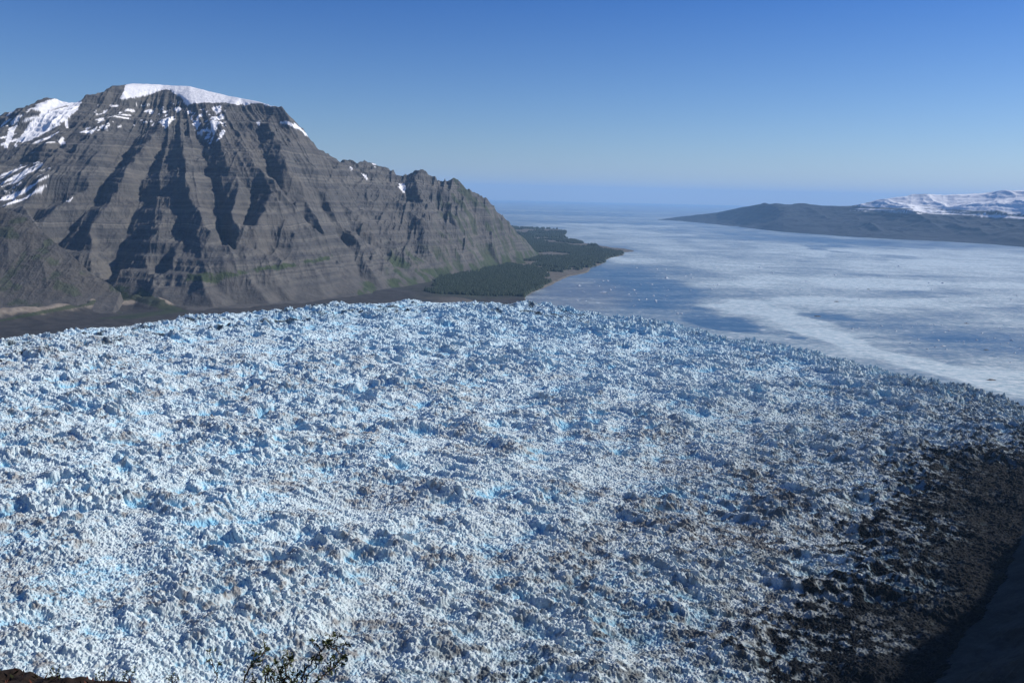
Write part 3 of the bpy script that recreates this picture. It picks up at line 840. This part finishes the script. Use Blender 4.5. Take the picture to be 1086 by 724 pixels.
FOOT = [(-2600, 500), (-1200, 430), (-400, 430), (0, 470), (220, 590), (390, 720), (575, 930), (790, 1230), (1450, 1800), (3200, 3000), (5200, 4200)]
def hill_height(X, Y):
    d, s = line_dist(X, Y, FOOT)
    sd = d * s
    h = np.where(sd > 0, 1, -1) * d
    prof = np.interp(h, [-60, 0, 120, 420, 560, 760, 1000, 2000], [-180, 0, 80, 330, 420, 640, 720, 500])
    # keep clear below the camera ledge
    rc = np.hypot(X, Y)
    wide = ss(150, 900, X)
    west = np.minimum(prof, 415)
    prof = west * (1 - wide) + np.interp(h, [-60, 0, 120, 420, 760, 1100, 2400], [-180, 0, 140, 480, 850, 1060, 800]) * wide
    return 88 + prof
def build_slope():
    x = np.concatenate([np.linspace(-2400, -100, 120)[:-1], np.linspace(-100, 1200, 420), np.linspace(1200, 4200, 200)[1:]])
    y = np.concatenate([np.linspace(-900, 100, 60)[:-1], np.linspace(100, 1500, 420), np.linspace(1500, 4600, 160)[1:]])
    X, Y = np.meshgrid(x, y)
    Z = hill_height(X, Y)
    up = ss(90, 160, Z)
    rel = (fbm(X / 90, Y / 90, 800, 5) - .5) * 50 + ss(100, 600, Z) * (fbm(X / 260, Y / 260, 805, 4) - .5) * 260 * ss(200, 700, X) + (ridged(X / 40 + Y / 160, Y / 60 - X / 160, 810, 4) - .5) * 12
    rc = np.hypot(X, Y)
    Z = Z + up * rel * ss(30, 200, rc)
    # drop away in front of and around the ledge
    Z = np.where((np.hypot(X, Y) < 60), np.minimum(Z, 500), Z)
    structure(grid_mesh('hillside', X, Y, Z, M_slope, {}))

def build_ledge():
    M_moss = simple('mossy_soil', (.010, .007, .006), (.028, .019, .014), 9.0, .95, .05)
    u = np.concatenate([np.linspace(-9, -2, 60)[:-1], np.linspace(-2, .5, 320), np.linspace(.5, 9, 80)[1:]]); v = np.concatenate([np.linspace(-7, -.8, 80)[:-1], np.linspace(-.8, 1, 200)])
    X, Y = np.meshgrid(u, v)
    rim = np.interp(X, [-9, -2.2, -1.7, -1.3, -1.17, -.9, 0, 3, 9], [3.3, 3.05, 3.0, 2.99, 2.95, 2.75, 2.4, 2.1, 1.5]) + .10 * (fbm(X * 1.6, X * 0, 900, 5) - .5) 
    Yw = Y + rim - 1 + 0.0
    top = H - 1.62 + \
        .05 * (fbm(X * 1.2, Yw * 1.2, 905, 5) - .5) + .05 * (fbm(X * 9, Yw * 9, 906, 3) - .5) + .03 * (fbm(X * 30, Yw * 30, 907, 3) - .5)
    over = np.clip(Yw - rim + .4, 0, None)
    Z = top - 9 * over ** 2 - np.clip(over - .6, 0, None) * 30
    side = np.clip(np.abs(X) - 7, 0, None) + np.clip(-5 - Y, 0, None)
    Z -= side ** 2 * 5
    structure(grid_mesh('ground', X, Yw, Z, M_moss, {}, smooth=True))
    # low heath and dry grass on the rim
    n = 5200
    iu = rng.integers(40, X.shape[1] - 60, n); iv = rng.integers(60, X.shape[0] - 1, n)
    k = (X[iv, iu] > -3) & (X[iv, iu] < 1.5) & (Z[iv, iu] > H - 1.80)
    iu, iv = iu[k], iv[k]
    vs = []; fs = []; mi = []
    for a, b in zip(iv, iu):
        p = np.array([X[a, b], Yw[a, b], Z[a, b] - .004]); q = rng.normal(size=3) * .45; q[2] = 1; q /= np.linalg.norm(q)
        w = np.cross(q, rng.normal(size=3)); w /= np.linalg.norm(w); L = rng.uniform(.010, .030); wd = rng.uniform(.002, .0045)
        c = len(vs); vs += [p - w * wd, p + w * wd, p + q * L * .6 + w * wd * .9, p + q * L + w * wd * .2 , p + q * L * .6 - w * wd * .9]
        fs.append((c, c + 1, c + 2, c + 3, c + 4)); mi.append(int(rng.random() < .45))
    g = raw_mesh('heath', vs, fs, [simple('dry_red_heath', (.05, .014, .012), (.10, .035, .022), 40, .9, .001), simple('dull_green_heath', (.02, .028, .012), (.05, .055, .025), 40, .9, .001)], None, mi)
    tag(g, 'low reddish heath and dry grass growing over the near rim', 'ground cover', kind='stuff')

# ------------------------------------------------------------------ shrubs on the rim
M_twig = simple('dark_twig_bark', (.03, .018, .013), (.07, .045, .03), 60, .8, .002)
M_leaf = simple('small_green_leaf', (.035, .055, .018), (.085, .105, .035), 30, .6, .002)
def at(px, py, D):
    dx, dz = ray(px, py); return np.array([float(dx * D), D, float(H + dz * D)])
class MB:
    def __init__(s): s.v = []; s.f = []
    def tube(s, pts, ra, rb):
        n = 5; pts = [np.array(p, float) for p in pts]; base = len(s.v)
        for k, p in enumerate(pts):
            d = pts[min(k + 1, len(pts) - 1)] - pts[max(k - 1, 0)]; d /= np.linalg.norm(d) + 1e-9
            a = np.cross(d, [.3, .9, .1]); a /= np.linalg.norm(a); b = np.cross(d, a)
            r = ra + (rb - ra) * k / (len(pts) - 1)
            for i in range(n):
                t = 2 * PI * i / n; s.v.append(p + r * (a * math.cos(t) + b * math.sin(t)))
        for k in range(len(pts) - 1):
            for i in range(n):
                s.f.append((base + k * n + i, base + k * n + (i + 1) % n, base + (k + 1) * n + (i + 1) % n, base + (k + 1) * n + i))
    def leaf(s, p, d, L, W):
        d = d / (np.linalg.norm(d) + 1e-9)
        a = np.cross(d, rng.normal(size=3)); a /= np.linalg.norm(a); nrm = np.cross(d, a)
        b = len(s.v)
        s.v += [p, p + d * L * .35 + a * W * .5 + nrm * W * .15, p + d * L * .75 + a * W * .35 + nrm * W * .1, p + d * L - nrm * W * .2, p + d * L * .75 - a * W * .35 + nrm * W * .1, p + d * L * .35 - a * W * .5 + nrm * W * .15]
        s.f += [(b, b + 1, b + 2, b + 3), (b, b + 3, b + 4, b + 5)]
    def build(s, name, mat, parent): 
        return raw_mesh(name, s.v, s.f, mat, parent)

def smooth_path(P, n=6, jit=.003):
    P = [np.array(p) for p in P]; out = []
    for i in range(len(P) - 1):
        a = P[max(i - 1, 0)]; b = P[i]; c = P[i + 1]; d = P[min(i + 2, len(P) - 1)]
        for k in range(n):
            t = k / n
            out.append(.5 * ((2 * b) + (-a + c) * t + (2 * a - 5 * b + 4 * c - d) * t * t + (-a + 3 * b - 3 * c + d) * t ** 3) + rng.normal(size=3) * jit)
    out.append(P[-1]); return out

def shrub(label, root_px, D, branches, leafn, scale=1.0, group=None, curl=.02):
    root = at(*root_px, D)
    e = bpy.data.objects.new('shrub', None); COL.objects.link(e); e.location = tuple(root)
    tag(e, label, 'shrub', group)
    tw = MB(); lf = MB()
    for br in branches:
        P = []
        for k, (a, b) in enumerate(br):
            P.append(at(a, b, D + .07 * math.sin(k * 1.7 + a)) - root)
        path = smooth_path(P, 6, .002)
        thick = .0042 * scale * (1 if len(br) > 4 else .6)
        tw.tube(path, thick, .0009)
        n = len(path)
        for k in range(int(n * .25), n):
            p = path[k]; d = path[min(k + 1, n - 1)] - path[max(k - 1, 0)]; d = d / (np.linalg.norm(d) + 1e-9)
            tip = k / n
            for _ in range(rng.poisson(leafn * (.3 + 1.1 * tip))):
                q = d * .6 + rng.normal(size=3) * .7; q[2] += .25; q /= np.linalg.norm(q)
                l = rng.uniform(.01, .03)
                if rng.random() < .3: tw.tube([p, p + q * l], .001, .0006)
                else: l *= .3
                for _ in range(rng.integers(1, 4)):
                    lf.leaf(p + q * l, q + rng.normal(size=3) * .6, rng.uniform(.008, .017) * scale, rng.uniform(.004, .008) * scale)
        for _ in range(6):
            lf.leaf(path[-1], d + rng.normal(size=3) * .6, rng.uniform(.009, .018) * scale, rng.uniform(.0045, .008) * scale)
    tw.build('branch', M_twig, e); lf.build('foliage', M_leaf, e)

def build_shrubs():
    shrub('tallest dark shrub with a long leaning twig at the bottom edge', (318, 775), 2.42,
          [[(318, 775), (319, 740), (320, 722), (324, 708), (333, 700), (341, 690), (346, 684), (350, 678)], [(341, 690), (337, 684), (331, 679)], [(346, 685), (354, 681), (359, 674)], [(347, 685), (358, 684), (370, 684)],
           [(319, 745), (330, 728), (340, 720), (348, 711), (356, 706), (361, 698)], [(348, 711), (351, 703), (353, 697)], [(319, 740), (311, 724), (306, 718), (300, 722)], [(352, 686), (359, 691), (363, 696)],
           [(322, 730), (327, 716), (336, 706), (340, 700)], [(318, 750), (308, 735), (301, 722), (296, 712), (292, 704)]], 1.1)
    shrub('low bushy green shrub left of the long leaning twig', (290, 775), 2.45,
          [[(290, 775), (286, 745), (282, 722), (281, 712), (276, 702)], [(290, 770), (298, 738), (303, 718), (305, 703), (308, 696)], [(290, 770), (292, 740), (290, 720), (284, 712)], [(288, 760), (276, 735), (270, 722)], [(292, 760), (300, 740), (312, 724), (316, 714)], [(289, 760), (296, 730), (297, 716), (301, 706)]], 1.5)
    shrub('thin bare-stemmed sprig with tiny leaf at its tip', (256, 765), 2.5,
          [[(256, 765), (258, 722), (266, 707), (274, 698), (283, 690)], [(266, 707), (268, 700), (270, 693)], [(274, 698), (279, 693), (281, 686)]], .8, .9)
    shrub('faint sprig standing alone left of the bushy shrubs', (232, 760), 2.5, [[(232, 760), (230, 722), (226, 705), (222, 690)], [(228, 712), (232, 704)], [(226, 705), (220, 700)]], .5, .8)
    for i, (a, b, lab) in enumerate([(106, 718, 'tiny reddish-green seedling on the mossy rim by a notch'), (136, 716, 'tiny seedling near the low end of the mossy rim'), (58, 712, 'tiny seedling at the highest part of the mossy rim'), (183, 722, 'tiny seedling beyond the end of the mossy rim')]):
        shrub(lab, (a, b + 10), 2.62, [[(a, b + 10), (a + 1, b + 4), (a - 1, b - 4)], [(a, b + 8), (a + 4, b), (a + 5, b - 4)], [(a, b + 8), (a - 4, b + 1)]], .8, .6)

# ------------------------------------------------------------------ light and air
SUN_EL = math.radians(35); SUN_AZ = math.radians(74)      # clockwise from the view direction
def build_light():
    w = bpy.data.worlds.new('World'); SC.world = w; w.use_nodes = True
    nt = w.node_tree; bg = nt.nodes['Background']
    sky = nt.nodes.new('ShaderNodeTexSky'); sky.sky_type = 'NISHITA'; sky.sun_disc = False
    sky.sun_elevation = SUN_EL; sky.sun_rotation = SUN_AZ; sky.altitude = 500; sky.air_density = 1.0; sky.dust_density = .4; sky.ozone_density = 9.0
    mx = nt.nodes.new('ShaderNodeMix'); mx.data_type = 'RGBA'; mx.blend_type = 'MULTIPLY'; mx.inputs[0].default_value = 1; 
    tc = nt.nodes.new('ShaderNodeTexCoord'); sx = nt.nodes.new('ShaderNodeSeparateXYZ'); mr = nt.nodes.new('ShaderNodeMapRange'); tm = nt.nodes.new('ShaderNodeMix'); tm.data_type = 'RGBA'
    nt.links.new(tc.outputs['Generated'], sx.inputs[0]); nt.links.new(sx.outputs[2], mr.inputs[0]); mr.inputs[1].default_value = .0; mr.inputs[2].default_value = .22
    tm.inputs[6].default_value = (1.62, 1.42, 1.30, 1); tm.inputs[7].default_value = (.50, .80, 1.20, 1); nt.links.new(mr.outputs[0], tm.inputs[0]); nt.links.new(tm.outputs[2], mx.inputs[7])
    nt.links.new(sky.outputs[0], mx.inputs[6]); nt.links.new(mx.outputs[2], bg.inputs[0]); bg.inputs[1].default_value = .074
    l = bpy.data.lights.new('sun', 'SUN'); l.energy = 5.0; l.angle = math.radians(.5); l.color = (1, .93, .84)
    o = bpy.data.objects.new('sun', l); COL.objects.link(o)
    d = Vector((math.sin(SUN_AZ) * math.cos(SUN_EL), math.cos(SUN_AZ) * math.cos(SUN_EL), math.sin(SUN_EL)))
    o.rotation_euler = d.to_track_quat('Z', 'Y').to_euler()
    SC.view_settings.view_transform = 'Standard'; SC.view_settings.look = 'None'; SC.view_settings.exposure = .1; SC.view_settings.gamma = 1; SC.cycles.volume_bounces = 3

def build_haze():
    x0, x1, y0, y1, z0, z1 = -90000, 90000, -4000, 92000, -75, 1500
    vs = [(x, y, z) for x in (x0, x1) for y in (y0, y1) for z in (z0, z1)]
    fs = [(0, 1, 3, 2), (4, 6, 7, 5), (0, 4, 5, 1), (2, 3, 7, 6), (0, 2, 6, 4), (1, 5, 7, 3)]
    m = bpy.data.materials.new('haze_air'); m.use_nodes = True; nt = m.node_tree
    nt.nodes.remove(nt.nodes['Principled BSDF'])
    pv = nt.nodes.new('ShaderNodeVolumePrincipled'); pv.inputs['Density'].default_value = 2.1e-5; pv.inputs['Color'].default_value = (.36, .64, 1, 1)
    pv.inputs['Anisotropy'].default_value = 0.0
    nt.links.new(pv.outputs[0], nt.nodes['Material Output'].inputs['Volume'])
    o = raw_mesh('haze', vs, fs, m); o['kind'] = 'stuff'; o['label'] = 'pale blue haze filling the air over the bay and far hills'; o['category'] = 'haze'

import time
T = time.time()
for f in (build_glacier, build_mountain, build_foothill, build_lowland, build_far_hills, build_water, build_bergs, build_slope, build_ledge, build_shrubs, build_light, build_haze):
    f(); print(f.__name__, round(time.time() - T, 1), flush=True)
